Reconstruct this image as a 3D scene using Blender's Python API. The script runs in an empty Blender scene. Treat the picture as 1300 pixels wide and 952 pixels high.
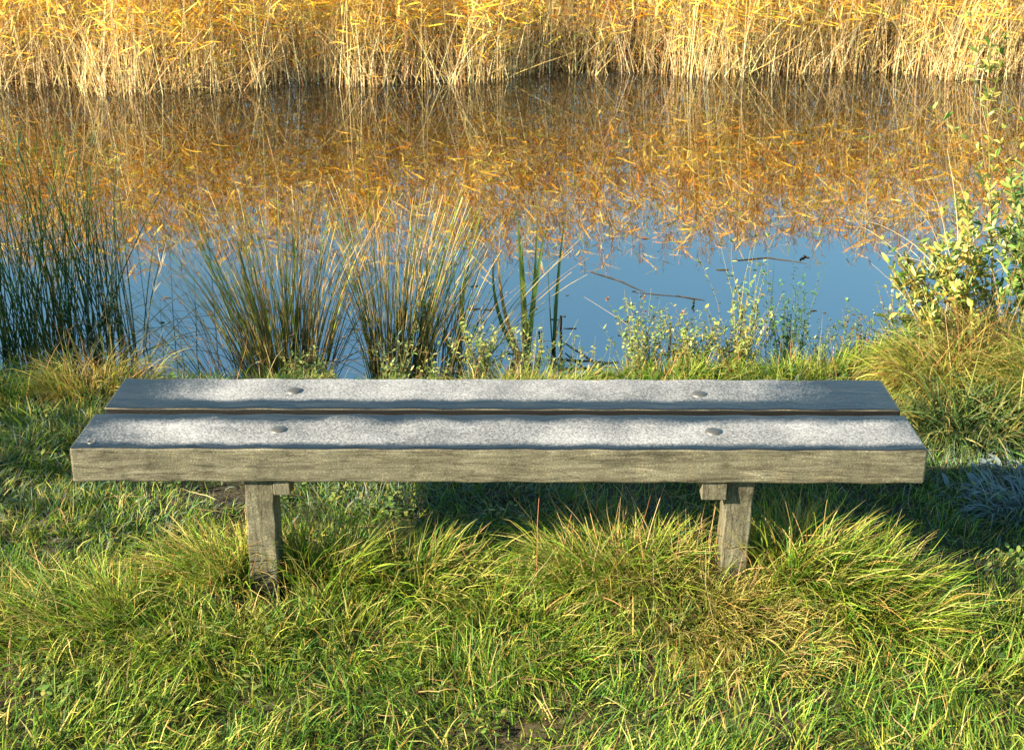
import bpy, math, random
import numpy as np
from math import radians, sin, cos, tan, pi

SC = bpy.context.scene
COL = SC.collection
rs = np.random.RandomState(7)
random.seed(7)

# ------------------------------------------------------------------ camera, sky, sun, exposure
CAM_H, PITCH, F_PX = 1.68, radians(20.5), 1750.0
PX0, PY0 = 650.0, 431.5                      # principal point of the photograph
cam_data = bpy.data.cameras.new('camera')
cam = bpy.data.objects.new('camera', cam_data)
COL.objects.link(cam)
cam.location = (0, 0, CAM_H)
cam.rotation_euler = (radians(90) - PITCH, 0, 0)
cam_data.sensor_width = 36.0
cam_data.lens = F_PX / 1300.0 * 36.0
cam_data.shift_y = -(476.0 - PY0) / 1300.0
cam_data.clip_start = 0.05
cam_data.clip_end = 4000
cam_data.dof.use_dof = True
cam_data.dof.focus_distance = 3.6
cam_data.dof.aperture_fstop = 16
SC.camera = cam

SUN_EL, SUN_AZ = radians(26), radians(28)    # light travels towards +x, turned SUN_AZ towards +y
ldir = (cos(SUN_EL) * cos(SUN_AZ), cos(SUN_EL) * sin(SUN_AZ), -sin(SUN_EL))
world = bpy.data.worlds.new("World")
SC.world = world
world.use_nodes = True
nt = world.node_tree
bg = nt.nodes['Background']
sky = nt.nodes.new('ShaderNodeTexSky')
sky.sky_type = 'NISHITA'
sky.sun_disc = False
sky.sun_elevation = SUN_EL
# Blender's sun_rotation is measured clockwise from +Y; the sun stands at -ldir
sky.sun_rotation = math.atan2(-ldir[0], -ldir[1])
sky.air_density = 1.0
sky.dust_density = 0.3
sky.ozone_density = 0.7
tint = nt.nodes.new('ShaderNodeMix'); tint.data_type = 'RGBA'; tint.blend_type = 'MULTIPLY'
tint.inputs['Factor'].default_value = 1.0; tint.inputs['B'].default_value = (.76, 1.08, 1.06, 1)   # clear cold morning sky
nt.links.new(sky.outputs['Color'], tint.inputs['A'])
nt.links.new(tint.outputs['Result'], bg.inputs['Color'])
bg.inputs['Strength'].default_value = 0.056
sun_data = bpy.data.lights.new('sun', 'SUN')
sun = bpy.data.objects.new('sun', sun_data)
COL.objects.link(sun)
sun_data.energy = 5.0
sun_data.angle = radians(0.5)
sun_data.color = (1.0, 0.85, 0.60)
from mathutils import Vector
sun.rotation_euler = Vector(ldir).to_track_quat('-Z', 'Y').to_euler()
SC.view_settings.view_transform = 'Standard'
SC.view_settings.look = 'None'
SC.view_settings.exposure = 2.15
SC.view_settings.gamma = 1.0
SC.view_settings.use_curve_mapping = False
SC.cycles.max_bounces = 8
SC.cycles.transparent_max_bounces = 8
SC.cycles.sample_clamp_indirect = 6.0
SC.cycles.use_denoising = True

# ------------------------------------------------------------------ helpers
WATER = -0.37
CP, SP = cos(PITCH), sin(PITCH)

def on_plane(px, py, z=0.0):
    u, v = (px - PX0) / F_PX, (py - PY0) / F_PX
    t = (CAM_H - z) / (SP + v * CP)
    return (u * t, (CP - v * SP) * t, z)

def at_depth(px, py, Y):
    u, v = (px - PX0) / F_PX, (py - PY0) / F_PX
    t = Y / (CP - v * SP)
    return (u * t, Y, CAM_H - (SP + v * CP) * t)

def vnoise(x, y, s=0):
    """smooth value noise, vectorised"""
    x = np.asarray(x, float); y = np.asarray(y, float)
    xi = np.floor(x).astype(int); yi = np.floor(y).astype(int)
    fx = x - xi; fy = y - yi
    fx = fx * fx * (3 - 2 * fx); fy = fy * fy * (3 - 2 * fy)
    def h(a, b):
        v = np.sin(a * 127.1 + b * 311.7 + s * 74.7) * 43758.5453
        return v - np.floor(v)
    return (h(xi, yi) * (1 - fx) + h(xi + 1, yi) * fx) * (1 - fy) + (h(xi, yi + 1) * (1 - fx) + h(xi + 1, yi + 1) * fx) * fy

def smooth(a, b, x):
    t = np.clip((np.asarray(x, float) - a) / (b - a), 0, 1)
    return t * t * (3 - 2 * t)

def bank_edge(x):
    x = np.asarray(x, float)
    return 3.98 + 0.04 * np.sin(x * 2.3 + 1) + 0.03 * np.sin(x * 6.1) + 0.34 * smooth(0.9, 1.6, x) + 0.05 * smooth(-1.0, -1.5, x) + 0.12*np.exp(-((x-0.70)/0.35)**2)

MOUNDS = [(-0.62, 2.70, .20, .12, .05), (-0.25, 2.74, .24, .13, .035), (0.20, 2.72, .24, .14, .06), (0.50, 2.68, .22, .16, .05),
          (0.80, 2.68, .26, .18, .055), (-0.95, 2.60, .3, .14, .03), (1.25, 4.25, .35, .3, .09), (-1.15, 4.05, .3, .25, .05)]
HOLES = [(-0.53, 2.66, .07, .07, .03), (0.47, 2.68, .06, .06, .03)]

def ground_z(x, y):
    x = np.asarray(x, float); y = np.asarray(y, float)
    z = 0.030 * (vnoise(x * 1.7, y * 1.7, 1) - .5) + 0.022 * (vnoise(x * 5, y * 5, 2) - .5) + 0.012 * (vnoise(x * 14, y * 14, 3) - .5)
    for (mx, my, ax, ay, h) in MOUNDS:
        z = z + h * np.exp(-((x - mx) / ax) ** 2 - ((y - my) / ay) ** 2)
    z = z + .030 * np.exp(-((y - 2.70) / .17) ** 2) * smooth(1.25, .8, np.abs(x))
    for (mx, my, ax, ay, h) in HOLES:
        z = z - h * np.exp(-((x - mx) / ax) ** 2 - ((y - my) / ay) ** 2)
    e = bank_edge(x)
    z = z - 0.95 * smooth(0, 1, (y - e) / 1.0)
    far = smooth(12.2, 13.3, y + 0.3 * np.sin(x * .9))
    z = z * (1 - far) + far * (-0.24 + 0.05 * vnoise(x * 2, y * 2, 5))
    return z

# ---- ribbons / tubes
class Strands:
    """collects many curved strands and builds ONE mesh with a colour attribute"""
    def __init__(s): s.V = []; s.F = []; s.C = []; s.n = 0
    def add_grid(s, P, C, closed):
        """P: (N, R, K, 3) rings of K points, C: (N, R, 3)"""
        N, R, K, _ = P.shape
        s.V.append(P.reshape(-1, 3)); s.C.append(np.repeat(C[:, :, None, :], K, 2).reshape(-1, 3))
        idx = np.arange(N * R * K).reshape(N, R, K) + s.n
        kk = K if closed else K - 1
        a = idx[:, :-1, :kk]; b = np.roll(idx, -1, 2)[:, :-1, :kk]
        c = np.roll(idx, -1, 2)[:, 1:, :kk]; d = idx[:, 1:, :kk]
        s.F.append(np.stack([a, b, c, d], -1).reshape(-1, 4)); s.n += N * R * K
    def blades(s, base, az, length, width, th0, curve, c0, c1, seg=4, tube=False, taper='blade', twist=None, curve_pow=1.0, wob=0.0, fold=0.0):
        base = np.atleast_2d(np.asarray(base, float)); N = len(base)
        f = lambda v: np.broadcast_to(np.asarray(v, float), (N,)).copy()
        az, length, width, th0, curve = map(f, (az, length, width, th0, curve))
        c0 = np.broadcast_to(np.asarray(c0, float), (N, 3)); c1 = np.broadcast_to(np.asarray(c1, float), (N, 3))
        t = np.linspace(0, 1, seg + 1)
        tm = (t[:-1] + t[1:]) / 2
        th = th0[:, None] + curve[:, None] * tm[None, :] ** curve_pow
        if wob: th = th + rs.randn(N, seg) * wob
        azz = az[:, None] + (rs.randn(N, seg).cumsum(1) * wob if wob else 0)
        d = np.stack([np.sin(th) * np.cos(azz), np.sin(th) * np.sin(azz), np.cos(th)], -1)
        step = d * (length / seg)[:, None, None]
        S = np.concatenate([np.zeros((N, 1, 3)), np.cumsum(step, 1)], 1) + base[:, None, :]
        if taper == 'blade': w = np.array([(0.75 + .25 * min(1, a * 4)) * (1 - a ** 2.2) + .03 for a in t])
        elif taper == 'leaf': w = np.array([max(.04, math.sin(pi * min(1, a ** .8)) ** .8) for a in t])
        elif taper == 'oval': w = np.array([max(.05, math.sin(pi * a ** .9) ** .6) for a in t])
        elif taper == 'flat': w = 1 - .2 * t
        else: w = 1 - .75 * t
        W = width[:, None] * w[None, :]
        dd = np.concatenate([d, d[:, -1:]], 1)
        side = np.stack([-np.sin(az), np.cos(az), np.zeros(N)], -1)
        if twist is None: twist = rs.uniform(-.9, .9, N)
        tw = f(twist)
        side = np.repeat(side[:, None, :], seg + 1, 1)
        up = np.cross(dd, side)
        sd = side * np.cos(tw)[:, None, None] + up * np.sin(tw)[:, None, None]
        nn = np.cross(dd, sd)
        if tube:
            P = np.stack([S + W[..., None] * .5 * (math.cos(a) * sd + math.sin(a) * nn) for a in (0, 2.094, 4.189)], 2)
        elif fold:
            P = np.stack([S - sd * W[..., None] * .5 + nn * W[..., None] * fold, S, S + sd * W[..., None] * .5 + nn * W[..., None] * fold], 2)
        else:
            P = np.stack([S - sd * W[..., None] * .5, S + sd * W[..., None] * .5], 2)
        C = c0[:, None, :] * (1 - t[None, :, None]) + c1[:, None, :] * t[None, :, None]
        s.add_grid(P, C, tube)
        return S, d
    def build(s, name, mat, parent=None):
        V = np.concatenate(s.V); F = np.concatenate(s.F); C = np.concatenate(s.C)
        me = bpy.data.meshes.new(name)
        me.vertices.add(len(V)); me.vertices.foreach_set('co', V.astype(np.float32).ravel())
        me.loops.add(F.size); me.loops.foreach_set('vertex_index', F.astype(np.int32).ravel())
        me.polygons.add(len(F))
        me.polygons.foreach_set('loop_start', np.arange(0, F.size, 4, dtype=np.int32))
        me.polygons.foreach_set('loop_total', np.full(len(F), 4, dtype=np.int32))
        me.polygons.foreach_set('use_smooth', np.ones(len(F), dtype=bool))
        me.update(calc_edges=True)
        ca = me.color_attributes.new('Col', 'FLOAT_COLOR', 'POINT')
        ca.data.foreach_set('color', np.concatenate([C, np.ones((len(C), 1))], 1).astype(np.float32).ravel())
        me.materials.append(mat)
        o = bpy.data.objects.new(name, me); COL.objects.link(o)
        if parent is not None: o.parent = parent
        return o

def tag(o, label=None, cat=None, group=None, kind=None):
    if label: o['label'] = label
    if cat: o['category'] = cat
    if group: o['group'] = group
    if kind: o['kind'] = kind
    return o

def empty(name, loc=(0, 0, 0), rz=0.0):
    o = bpy.data.objects.new(name, None); COL.objects.link(o)
    o.location = loc; o.rotation_euler = (0, 0, rz); o.empty_display_size = .05
    return o

def rebase(o, origin):
    """give a mesh its origin at the thing's base"""
    o.data.transform(__import__('mathutils').Matrix.Translation(-Vector(origin)))
    o.location = origin

def pick(n, cols, probs, jit=.24):
    cols = np.array(cols, float); i = rs.choice(len(cols), n, p=np.array(probs) / sum(probs))
    c = cols[i] * (1 + jit * rs.randn(n, 1)) * (1 + .08 * rs.randn(n, 3))
    return np.clip(c, .004, .95)

# ------------------------------------------------------------------ materials
def new_mat(name):
    m = bpy.data.materials.new(name); m.use_nodes = True
    n = m.node_tree.nodes; n.clear()
    out = n.new('ShaderNodeOutputMaterial')
    return m, n, m.node_tree.links, out

def foliage_mat(name, transl=.35, rough=.45, spec=.35, gain=1.0):
    m, n, l, out = new_mat(name)
    at = n.new('ShaderNodeAttribute'); at.attribute_name = 'Col'
    no = n.new('ShaderNodeTexNoise'); no.inputs['Scale'].default_value = 60; no.inputs['Detail'].default_value = 2
    mr = n.new('ShaderNodeMapRange'); mr.inputs['To Min'].default_value = .72 * gain; mr.inputs['To Max'].default_value = 1.25 * gain
    l.new(no.outputs['Fac'], mr.inputs['Value'])
    mul = n.new('ShaderNodeVectorMath'); mul.operation = 'SCALE'
    l.new(at.outputs['Color'], mul.inputs[0]); l.new(mr.outputs['Result'], mul.inputs['Scale'])
    p = n.new('ShaderNodeBsdfPrincipled')
    p.inputs['Roughness'].default_value = rough; p.inputs['Specular IOR Level'].default_value = spec
    l.new(mul.outputs['Vector'], p.inputs['Base Color'])
    tr = n.new('ShaderNodeBsdfTranslucent')
    l.new(mul.outputs['Vector'], tr.inputs['Color'])
    mix = n.new('ShaderNodeMixShader'); mix.inputs['Fac'].default_value = transl
    l.new(p.outputs['BSDF'], mix.inputs[1]); l.new(tr.outputs['BSDF'], mix.inputs[2])
    l.new(mix.outputs['Shader'], out.inputs['Surface'])
    return m

M_grass = foliage_mat('grass_blades', .42, .5, .22)
M_reed = foliage_mat('reed_straw', .16, .55, .10)
M_rush = foliage_mat('rush_stems', .18, .45, .25)
M_leaf = foliage_mat('leaves', .35, .4, .45)
M_dark = foliage_mat('dead_stem', .0, .7, .2)

def ramp(n, stops):
    r = n.new('ShaderNodeValToRGB')
    e = r.color_ramp.elements
    while len(e) > 1: e.remove(e[-1])
    e[0].position = stops[0][0]; e[0].color = (*stops[0][1], 1)
    for p_, c in stops[1:]:
        k = e.new(p_); k.color = (*c, 1)
    return r

def ground_mat():
    m, n, l, out = new_mat('soil_and_moss')
    g = n.new('ShaderNodeNewGeometry')
    a = n.new('ShaderNodeTexNoise'); a.inputs['Scale'].default_value = 5; a.inputs['Detail'].default_value = 8; a.inputs['Roughness'].default_value = .65
    b = n.new('ShaderNodeTexNoise'); b.inputs['Scale'].default_value = 60; b.inputs['Detail'].default_value = 6
    l.new(g.outputs['Position'], a.inputs['Vector']); l.new(g.outputs['Position'], b.inputs['Vector'])
    r1 = ramp(n, [(.3, (.035, .026, .016)), (.5, (.06, .045, .026)), (.62, (.045, .055, .018)), (.75, (.03, .05, .016))])
    l.new(a.outputs['Fac'], r1.inputs['Fac'])
    r2 = ramp(n, [(.3, (.5, .5, .5)), (.7, (1.3, 1.3, 1.3))])
    l.new(b.outputs['Fac'], r2.inputs['Fac'])
    mx = n.new('ShaderNodeMix'); mx.data_type = 'RGBA'; mx.blend_type = 'MULTIPLY'; mx.inputs['Factor'].default_value = 1
    l.new(r1.outputs['Color'], mx.inputs['A']); l.new(r2.outputs['Color'], mx.inputs['B'])
    p = n.new('ShaderNodeBsdfPrincipled'); p.inputs['Roughness'].default_value = .9; p.inputs['Specular IOR Level'].default_value = .25
    l.new(mx.outputs['Result'], p.inputs['Base Color'])
    bp = n.new('ShaderNodeBump'); bp.inputs['Strength'].default_value = .8; bp.inputs['Distance'].default_value = .012
    l.new(b.outputs['Fac'], bp.inputs['Height']); l.new(bp.outputs['Normal'], p.inputs['Normal'])
    l.new(p.outputs['BSDF'], out.inputs['Surface'])
    return m
M_ground = ground_mat()

def water_mat():
    m, n, l, out = new_mat('pond_water')
    g = n.new('ShaderNodeNewGeometry')
    mp = n.new('ShaderNodeMapping'); mp.inputs['Scale'].default_value = (1, .6, 1)
    l.new(g.outputs['Position'], mp.inputs['Vector'])
    a = n.new('ShaderNodeTexNoise'); a.inputs['Scale'].default_value = 2.2; a.inputs['Detail'].default_value = 3
    b = n.new('ShaderNodeTexNoise'); b.inputs['Scale'].default_value = 22; b.inputs['Detail'].default_value = 2
    l.new(mp.outputs['Vector'], a.inputs['Vector']); l.new(mp.outputs['Vector'], b.inputs['Vector'])
    b1 = n.new('ShaderNodeBump'); b1.inputs['Strength'].default_value = .035; b1.inputs['Distance'].default_value = .02
    b2 = n.new('ShaderNodeBump'); b2.inputs['Strength'].default_value = .03; b2.inputs['Distance'].default_value = .002
    l.new(a.outputs['Fac'], b1.inputs['Height']); l.new(b.outputs['Fac'], b2.inputs['Height']); l.new(b1.outputs['Normal'], b2.inputs['Normal'])
    d = n.new('ShaderNodeBsdfDiffuse'); d.inputs['Color'].default_value = (.002, .0025, .002, 1)
    gl = n.new('ShaderNodeBsdfGlossy'); gl.inputs['Roughness'].default_value = .012; gl.inputs['Color'].default_value = (1, 1, 1, 1)
    fr = n.new('ShaderNodeFresnel'); fr.inputs['IOR'].default_value = 5.5
    l.new(b2.outputs['Normal'], gl.inputs['Normal']); l.new(b2.outputs['Normal'], fr.inputs['Normal'])
    mix = n.new('ShaderNodeMixShader')
    l.new(fr.outputs['Fac'], mix.inputs['Fac']); l.new(d.outputs['BSDF'], mix.inputs[1]); l.new(gl.outputs['BSDF'], mix.inputs[2])
    l.new(mix.outputs['Shader'], out.inputs['Surface'])
    return m
M_water = water_mat()

def timber_mat(name, frost=None):
    """weathered grey-green timber; frost=(x0,x1,y0,y1) lies on the upward face in object space"""
    m, n, l, out = new_mat(name)
    tc = n.new('ShaderNodeTexCoord'); geo = n.new('ShaderNodeNewGeometry')
    mp = n.new('ShaderNodeMapping'); mp.inputs['Scale'].default_value = (5, 34, 34) if frost else (34, 34, 5)
    l.new(tc.outputs['Object'], mp.inputs['Vector'])
    grain = n.new('ShaderNodeTexNoise'); grain.inputs['Scale'].default_value = 1.6; grain.inputs['Detail'].default_value = 9; grain.inputs['Roughness'].default_value = .68; grain.inputs['Distortion'].default_value = .7
    l.new(mp.outputs['Vector'], grain.inputs['Vector'])
    blot = n.new('ShaderNodeTexNoise'); blot.inputs['Scale'].default_value = 14; blot.inputs['Detail'].default_value = 6; blot.inputs['Roughness'].default_value = .7
    l.new(tc.outputs['Object'], blot.inputs['Vector'])
    fine = n.new('ShaderNodeTexNoise'); fine.inputs['Scale'].default_value = 260; fine.inputs['Detail'].default_value = 3
    l.new(tc.outputs['Object'], fine.inputs['Vector'])
    r1 = ramp(n, [(.28, (.03, .027, .018)), (.42, (.085, .078, .055)), (.56, (.13, .122, .088)), (.70, (.21, .195, .15))])
    l.new(grain.outputs['Fac'], r1.inputs['Fac'])
    r2 = ramp(n, [(.34, (.42, .42, .36)), (.44, (.85, .86, .80)), (.55, (1, 1, .96)), (.66, (1.3, 1.24, 1.1))])
    l.new(blot.outputs['Fac'], r2.inputs['Fac'])
    mul = n.new('ShaderNodeMix'); mul.data_type = 'RGBA'; mul.blend_type = 'MULTIPLY'; mul.inputs['Factor'].default_value = .9
    l.new(r1.outputs['Color'], mul.inputs['A']); l.new(r2.outputs['Color'], mul.inputs['B'])
    r3 = ramp(n, [(.33, (.6, .6, .6)), (.6, (1.05, 1.05, 1.05)), (.70, (1.9, 1.8, 1.55))])
    l.new(fine.outputs['Fac'], r3.inputs['Fac'])
    mul2 = n.new('ShaderNodeMix'); mul2.data_type = 'RGBA'; mul2.blend_type = 'MULTIPLY'; mul2.inputs['Factor'].default_value = .8
    l.new(mul.outputs['Result'], mul2.inputs['A']); l.new(r3.outputs['Color'], mul2.inputs['B'])
    mc = n.new('ShaderNodeMapping'); mc.inputs['Scale'].default_value = (1.6, 30, 30) if frost else (30, 30, 1.6)
    l.new(tc.outputs['Object'], mc.inputs['Vector'])
    ck = n.new('ShaderNodeTexNoise'); ck.inputs['Scale'].default_value = 1.5; ck.inputs['Detail'].default_value = 5; ck.inputs['Roughness'].default_value = .6; ck.inputs['Distortion'].default_value = .4
    l.new(mc.outputs['Vector'], ck.inputs['Vector'])
    r4 = ramp(n, [(.43, (1, 1, 1)), (.452, (.25, .22, .18)), (.470, (1, 1, 1)), (.60, (1, 1, 1)), (.612, (.35, .32, .28)), (.625, (1, 1, 1))])
    l.new(ck.outputs['Fac'], r4.inputs['Fac'])
    mul3 = n.new('ShaderNodeMix'); mul3.data_type = 'RGBA'; mul3.blend_type = 'MULTIPLY'; mul3.inputs['Factor'].default_value = .8
    l.new(mul2.outputs['Result'], mul3.inputs['A']); l.new(r4.outputs['Color'], mul3.inputs['B']); mul2 = mul3
    p = n.new('ShaderNodeBsdfPrincipled')
    p.inputs['Roughness'].default_value = .7; p.inputs['Specular IOR Level'].default_value = .35
    addh = n.new('ShaderNodeMath'); addh.operation = 'ADD'
    l.new(grain.outputs['Fac'], addh.inputs[0])
    fm = n.new('ShaderNodeMath'); fm.operation = 'MULTIPLY'; fm.inputs[1].default_value = .5
    l.new(fine.outputs['Fac'], fm.inputs[0]); l.new(fm.outputs[0], addh.inputs[1])
    bp = n.new('ShaderNodeBump'); bp.inputs['Strength'].default_value = .6; bp.inputs['Distance'].default_value = .003
    l.new(addh.outputs[0], bp.inputs['Height']); l.new(bp.outputs['Normal'], p.inputs['Normal'])
    if name == 'frosted_timber_back':      # shade of the gap between the planks, painted black below the top edge
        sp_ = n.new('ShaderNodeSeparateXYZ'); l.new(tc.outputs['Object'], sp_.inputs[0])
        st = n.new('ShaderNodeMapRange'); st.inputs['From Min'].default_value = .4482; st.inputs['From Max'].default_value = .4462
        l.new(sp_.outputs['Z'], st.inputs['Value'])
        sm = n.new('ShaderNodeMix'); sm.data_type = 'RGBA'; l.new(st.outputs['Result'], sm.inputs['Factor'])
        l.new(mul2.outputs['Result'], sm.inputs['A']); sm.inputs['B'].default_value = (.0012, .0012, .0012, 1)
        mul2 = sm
    if not frost:                              # damp soil stain up the foot of the posts
        sp_ = n.new('ShaderNodeSeparateXYZ'); l.new(tc.outputs['Object'], sp_.inputs[0])
        zz = n.new('ShaderNodeMath'); zz.operation = 'MULTIPLY_ADD'; zz.inputs[1].default_value = .16; l.new(blot.outputs['Fac'], zz.inputs[0]); l.new(sp_.outputs['Z'], zz.inputs[2])
        st = n.new('ShaderNodeMapRange'); st.inputs['From Min'].default_value = .235; st.inputs['From Max'].default_value = .20
        l.new(zz.outputs[0], st.inputs['Value'])
        sm = n.new('ShaderNodeMix'); sm.data_type = 'RGBA'; l.new(st.outputs['Result'], sm.inputs['Factor'])
        l.new(mul2.outputs['Result'], sm.inputs['A']); sm.inputs['B'].default_value = (.018, .015, .010, 1); mul2 = sm
        l.new(mul2.outputs['Result'], p.inputs['Base Color'])
        l.new(p.outputs['BSDF'], out.inputs['Surface'])
        return m
    l.new(mul2.outputs['Result'], p.inputs['Base Color'])
    x0, x1, y0, y1 = frost
    # upward face: damp dark film, smooth
    wet = n.new('ShaderNodeBsdfPrincipled')
    wet.inputs['Base Color'].default_value = (.032, .036, .042, 1); wet.inputs['Roughness'].default_value = .28; wet.inputs['Specular IOR Level'].default_value = .55
    wb = n.new('ShaderNodeBump'); wb.inputs['Strength'].default_value = .6; wb.inputs['Distance'].default_value = .002
    l.new(addh.outputs[0], wb.inputs['Height']); l.new(wb.outputs['Normal'], wet.inputs['Normal'])
    wr = ramp(n, [(.32, (.002, .003, .004)), (.5, (.007, .009, .011)), (.7, (.026, .027, .028))]); l.new(grain.outputs['Fac'], wr.inputs['Fac']); l.new(wr.outputs['Color'], wet.inputs['Base Color'])
    # frost crust
    fr = n.new('ShaderNodeBsdfPrincipled'); fr.inputs['Roughness'].default_value = .75; fr.inputs['Specular IOR Level'].default_value = .5
    cry = n.new('ShaderNodeTexNoise'); cry.inputs['Scale'].default_value = 230; cry.inputs['Detail'].default_value = 5; cry.inputs['Roughness'].default_value = .75
    l.new(tc.outputs['Object'], cry.inputs['Vector'])
    big = n.new('ShaderNodeTexNoise'); big.inputs['Scale'].default_value = 5.5; big.inputs['Detail'].default_value = 3
    l.new(tc.outputs['Object'], big.inputs['Vector'])
    cc = ramp(n, [(.37, (.05, .053, .056)), (.46, (.13, .134, .14)), (.55, (.22, .223, .23)), (.70, (.38, .38, .39))])
    ad = n.new('ShaderNodeMath'); ad.operation = 'ADD'
    l.new(cry.outputs['Fac'], ad.inputs[0])
    bm_ = n.new('ShaderNodeMapRange'); bm_.inputs['From Min'].default_value = .3; bm_.inputs['From Max'].default_value = .7
    bm_.inputs['To Min'].default_value = -.07; bm_.inputs['To Max'].default_value = .12
    l.new(big.outputs['Fac'], bm_.inputs['Value']); l.new(bm_.outputs['Result'], ad.inputs[1])
    l.new(ad.outputs[0], cc.inputs['Fac']); l.new(cc.outputs['Color'], fr.inputs['Base Color'])
    fb = n.new('ShaderNodeBump'); fb.inputs['Strength'].default_value = .5; fb.inputs['Distance'].default_value = .002
    l.new(cry.outputs['Fac'], fb.inputs['Height']); l.new(fb.outputs['Normal'], fr.inputs['Normal'])
    # frost mask
    sep = n.new('ShaderNodeSeparateXYZ'); l.new(tc.outputs['Object'], sep.inputs[0])
    wobn = n.new('ShaderNodeTexNoise'); wobn.inputs['Scale'].default_value = 9; wobn.inputs['Detail'].default_value = 6; wobn.inputs['Roughness'].default_value = .6
    l.new(tc.outputs['Object'], wobn.inputs['Vector'])
    def edge(sock, a, b, amp):
        """0 at a, 1 at b, shifted by noise"""
        w_ = n.new('ShaderNodeMath'); w_.operation = 'MULTIPLY_ADD'; w_.inputs[1].default_value = amp; w_.inputs[2].default_value = -amp / 2
        l.new(wobn.outputs['Fac'], w_.inputs[0])
        s_ = n.new('ShaderNodeMath'); s_.operation = 'ADD'; l.new(sock, s_.inputs[0]); l.new(w_.outputs[0], s_.inputs[1])
        r = n.new('ShaderNodeMapRange'); r.inputs['From Min'].default_value = a; r.inputs['From Max'].default_value = b
        l.new(s_.outputs[0], r.inputs['Value']); return r.outputs['Result']
    def mult(a, b):
        q = n.new('ShaderNodeMath'); q.operation = 'MULTIPLY'; l.new(a, q.inputs[0]); l.new(b, q.inputs[1]); return q.outputs[0]
    X, Y, Z = sep.outputs
    k = mult(mult(edge(X, x0 - .12, x0 + .12, .22), edge(X, x1 + .16, x1 - .16, .30)), mult(edge(Y, y0 - .010, y0 + .016, .03), edge(Y, y1 + .022, y1 - .024, .08)))
    # granular breakup at the margin
    gr = n.new('ShaderNodeMath'); gr.operation = 'ADD'; l.new(k, gr.inputs[0])
    g2 = n.new('ShaderNodeMath'); g2.operation = 'MULTIPLY_ADD'; g2.inputs[1].default_value = 1.4; g2.inputs[2].default_value = -.9
    l.new(cry.outputs['Fac'], g2.inputs[0]); l.new(g2.outputs[0], gr.inputs[1])
    g3 = n.new('ShaderNodeMapRange'); g3.inputs['From Min'].default_value = .05; g3.inputs['From Max'].default_value = .85
    l.new(gr.outputs[0], g3.inputs['Value'])
    kk = mult(g3.outputs['Result'], edge(k, 0.02, .12, .0))
    nz = n.new('ShaderNodeSeparateXYZ'); l.new(geo.outputs['Normal'], nz.inputs[0])
    up = n.new('ShaderNodeMapRange'); up.inputs['From Min'].default_value = .55; up.inputs['From Max'].default_value = .85
    l.new(nz.outputs['Z'], up.inputs['Value'])
    m1 = n.new('ShaderNodeMixShader'); l.new(kk, m1.inputs['Fac']); l.new(wet.outputs['BSDF'], m1.inputs[1]); l.new(fr.outputs['BSDF'], m1.inputs[2])
    m2 = n.new('ShaderNodeMixShader'); l.new(up.outputs['Result'], m2.inputs['Fac']); l.new(p.outputs['BSDF'], m2.inputs[1]); l.new(m1.outputs['Shader'], m2.inputs[2])
    l.new(m2.outputs['Shader'], out.inputs['Surface'])
    return m

def metal_mat():
    m, n, l, out = new_mat('galvanised_bolt')
    p = n.new('ShaderNodeBsdfPrincipled')
    no = n.new('ShaderNodeTexNoise'); no.inputs['Scale'].default_value = 90; no.inputs['Detail'].default_value = 4
    r = ramp(n, [(.35, (.09, .085, .075)), (.6, (.16, .16, .155)), (.75, (.13, .075, .04))]); l.new(no.outputs['Fac'], r.inputs['Fac'])
    l.new(r.outputs['Color'], p.inputs['Base Color'])
    p.inputs['Metallic'].default_value = .6; p.inputs['Roughness'].default_value = .45
    l.new(p.outputs['BSDF'], out.inputs['Surface'])
    return m
M_metal = metal_mat()

# ------------------------------------------------------------------ ground and water
def axis(dense0, dense1, step, lo, hi):
    a = list(np.arange(dense0, dense1 + 1e-6, step))
    s, v = step, dense1
    while v < hi: s *= 1.35; v += s; a.append(min(v, hi))
    s, v = step, dense0
    while v > lo: s *= 1.35; v -= s; a.insert(0, max(v, lo))
    return np.array(a)
gx = axis(-3.2, 3.2, .03, -1500, 1500)
gy = np.unique(np.concatenate([axis(1.4, 6.0, .03, -300, 6.0), np.arange(6, 16, .15), axis(16, 16.2, .2, 16, 3000)]))
GX, GY = np.meshgrid(gx, gy, indexing='ij')
GZ = ground_z(GX, GY)
gv = np.stack([GX, GY, GZ], -1)
S = Strands(); S.add_grid(np.ascontiguousarray(gv)[None].reshape(1, len(gx), len(gy), 3), np.ones((1, len(gx), 3)) * .1, False)
ground = S.build('ground', M_ground); tag(ground, kind='structure')

S = Strands()
S.add_grid(np.array([[[[-1500, 3.6, WATER], [-1500, 13.9, WATER]], [[1500, 3.6, WATER], [1500, 13.9, WATER]]]], float), np.zeros((1, 2, 3)), False)
S.F[0] = S.F[0][:, ::-1]
water = S.build('pond_water', M_water); tag(water, kind='structure')

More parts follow.
